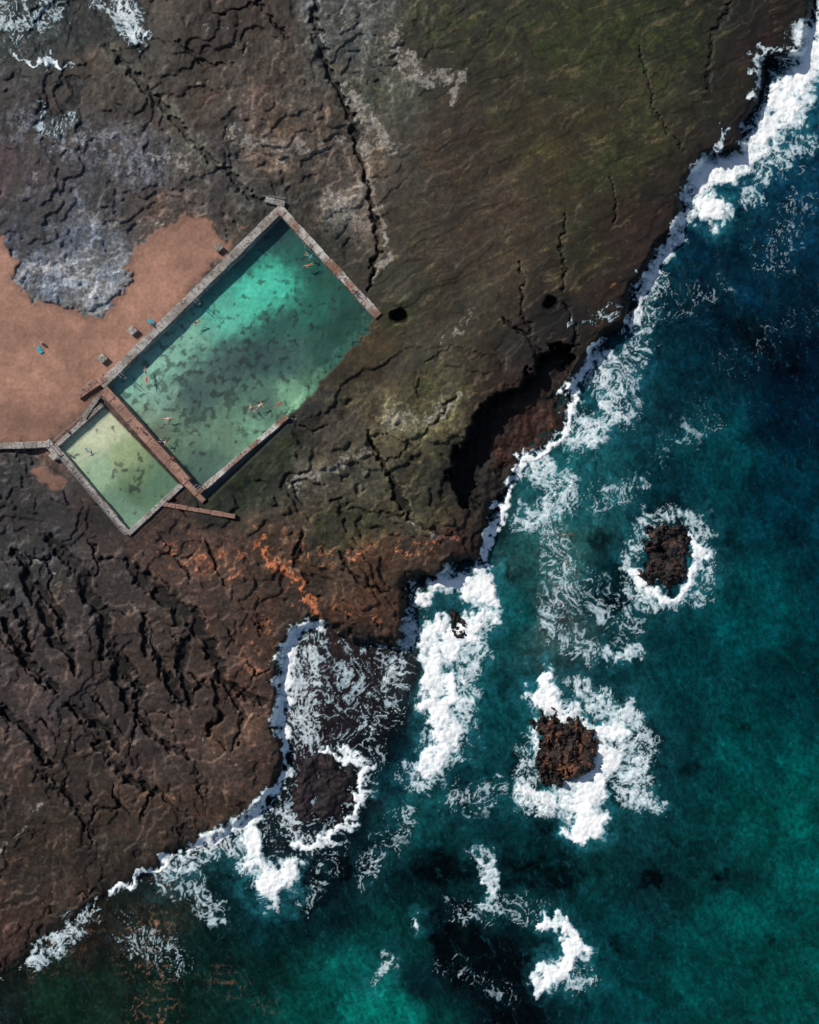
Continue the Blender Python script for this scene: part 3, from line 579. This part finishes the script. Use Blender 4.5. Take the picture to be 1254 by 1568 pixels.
def person(name,u,v,zb,kind,yaw,ci=0,si=0):
    J=pose(kind); names=list(J); E=[('pelvis','waist'),('waist','chest'),('chest','neck'),('neck','head'),('head','crown')]
    for s_ in 'LR': E+=[('chest','sh'+s_),('sh'+s_,'el'+s_),('el'+s_,'wr'+s_),('wr'+s_,'ha'+s_),('pelvis','hi'+s_),('hi'+s_,'kn'+s_),('kn'+s_,'an'+s_),('an'+s_,'to'+s_)]
    me=bpy.data.meshes.new('tmp'); me.from_pydata([J[n][:3] for n in names],[(names.index(a),names.index(b)) for a,b in E],[])
    ob=bpy.data.objects.new('tmp',me); scene.collection.objects.link(ob)
    sk=ob.modifiers.new('s','SKIN'); sk.use_smooth_shade=True; ob.modifiers.new('d','SUBSURF').levels=1
    for i,n in enumerate(names):
        me.skin_vertices[0].data[i].radius=(J[n][3],J[n][3]*(.72 if n in('chest','waist','pelvis') else 1)); me.skin_vertices[0].data[i].use_root=(n=='pelvis')
    dg=bpy.context.evaluated_depsgraph_get(); em=bpy.data.meshes.new_from_object(ob.evaluated_get(dg)); bpy.data.objects.remove(ob)
    bmm=bmesh.new(); bmm.from_mesh(em); bpy.data.meshes.remove(em)
    sh_=ci%2==0
    for f in bmm.faces:
        c_=f.calc_center_median(); bn_=min(names,key=lambda n:(Vector(J[n][:3])-c_).length-J[n][3])
        f.smooth=True; f.material_index=0
        if bn_ in('pelvis','hiL','hiR') or (not sh_ and bn_ in('waist','chest')): f.material_index=1
        if bn_ in('crown','head') and (c_.z>J['head'][2]+.06 or (c_.y<J['head'][1]-.02 and c_.z>J['head'][2]-.06)): f.material_index=2
    for s_,sg in (('L',1),('R',-1)):
        h_=Vector(J['ha'+s_][:3]); w_=Vector(J['wr'+s_][:3]); d=(h_-w_).normalized(); side=d.cross(Vector((1,0,0)));
        side=side.normalized() if side.length>.1 else Vector((0,1,0)); cv=d.cross(side)
        for k,ln in enumerate((.07,.08,.075,.06)):
            b0=h_+side*(k-1.5)*.021; b1=b0+d*ln*.6; tube(bmm,b0,b1,.0095,5); tube(bmm,b1,b1+(d*.8+cv*.5)*ln*.5,.008,5)
        tube(bmm,h_+side*.03-d*.03,h_+side*.075+d*.01,.011,5)
    hd=Vector(J['head'][:3])
    bmesh.ops.create_icosphere(bmm,subdivisions=1,radius=.018,matrix=Matrix.Translation(hd+Vector((0,.098,0))))
    for sg in(-1,1): bmesh.ops.create_icosphere(bmm,subdivisions=1,radius=.025,matrix=Matrix.Translation(hd+Vector((sg*.09,0,0))))
    M=Matrix.Identity(4)
    if kind=='swim': M=Matrix.Translation((0,-.9,.0))@Matrix.Rotation(math.radians(-90),4,'X')
    if kind in('float','lie'): M=Matrix.Translation((0,.9,.0))@Matrix.Rotation(math.radians(90),4,'X')
    if kind=='sit': M=Matrix.Translation((0,0,-.84))
    bmm.transform(M)
    o=mk(name,bmm,[skinM[si],clothM[ci],hairM[si^1 if ci==3 else 0]]); o.location=P(u,v,zb); o.rotation_euler=(0,0,math.radians(yaw)); return o
wl=1.62
for u,v,k,yaw,ci in [(223,570,'swim',20,0),(225,583,'float',200,1),(300,494,'swim',-60,2),(257,641,'swim',100,4),(386,626,'swim',40,2),(397,621,'float',120,4),(426,620,'swim',-50,1),(472,391,'float',60,3),(473,406,'swim',110,5),(249,676,'float',70,0),(132,688,'float',30,3)]:
    person('swimmer',u,v,wl-.03,k,yaw,ci,random.randint(0,1))
for u,v,zb,k,yaw,ci in [(262,703,2.1,'sit',-45,1),(233,497,2.13,'sit',-135,3),(538,441,2.12,'stand',30,5),(541,447,2.12,'walk',130,1),(66,527,1.62,'sit',60,3),(96,655,1.97,'walk',80,0),(87,683,2.19,'stand',10,4),(132,597,2.18,'walk',-20,2),(213,656,2.12,'walk',-130,2)]:
    person('bather',u,v,zb,k,yaw,ci,random.randint(0,1))
def towel(u,v,zb,yaw,mat):
    bmm=bmesh.new(); bmesh.ops.create_grid(bmm,x_segments=8,y_segments=14,size=.5)
    for vv in bmm.verts:
        vv.co.x*=.7; vv.co.y*=1.4; vv.co.z=.02+.02*math.sin(vv.co.y*9+vv.co.x*5)+.012*math.sin(vv.co.x*14)
    o=mk('beach_towel',bmm,[mat],None,True); o.location=P(u,v,zb); o.rotation_euler=(0,0,math.radians(yaw)); m_=o.modifiers.new('t','SOLIDIFY'); m_.thickness=.02
towel(61,536,1.62,35,clothM[3]); towel(231,493,2.16,45,clothM[3])
# ------------------------------------------------ light, sky, camera
EL,AZ=38,308
w=bpy.data.worlds.new('World'); scene.world=w; w.use_nodes=True; nt=w.node_tree
bg=nt.nodes['Background']; sky=nt.nodes.new('ShaderNodeTexSky'); sky.sky_type='NISHITA'; sky.sun_disc=False
sky.sun_elevation=math.radians(EL); sky.sun_rotation=math.radians(AZ); nt.links.new(sky.outputs[0],bg.inputs[0]); bg.inputs[1].default_value=.08
sl=bpy.data.lights.new('sun','SUN'); sl.energy=4.3; sl.angle=math.radians(.5); sl.color=(1,.92,.82)
so=bpy.data.objects.new('sun',sl); scene.collection.objects.link(so)
dirv=Vector((math.sin(math.radians(AZ))*math.cos(math.radians(EL)),math.cos(math.radians(AZ))*math.cos(math.radians(EL)),math.sin(math.radians(EL))))
so.rotation_euler=dirv.to_track_quat('Z','Y').to_euler(); so.location=dirv*200
cam=bpy.data.cameras.new('camera'); co=bpy.data.objects.new('camera',cam); scene.collection.objects.link(co)
co.location=(0,0,H); cam.sensor_fit='VERTICAL'; cam.sensor_height=24; cam.lens=24*H/(1568*S); cam.clip_end=30000; scene.camera=co
scene.view_settings.view_transform='Standard'; scene.view_settings.look='None'; scene.view_settings.exposure=0
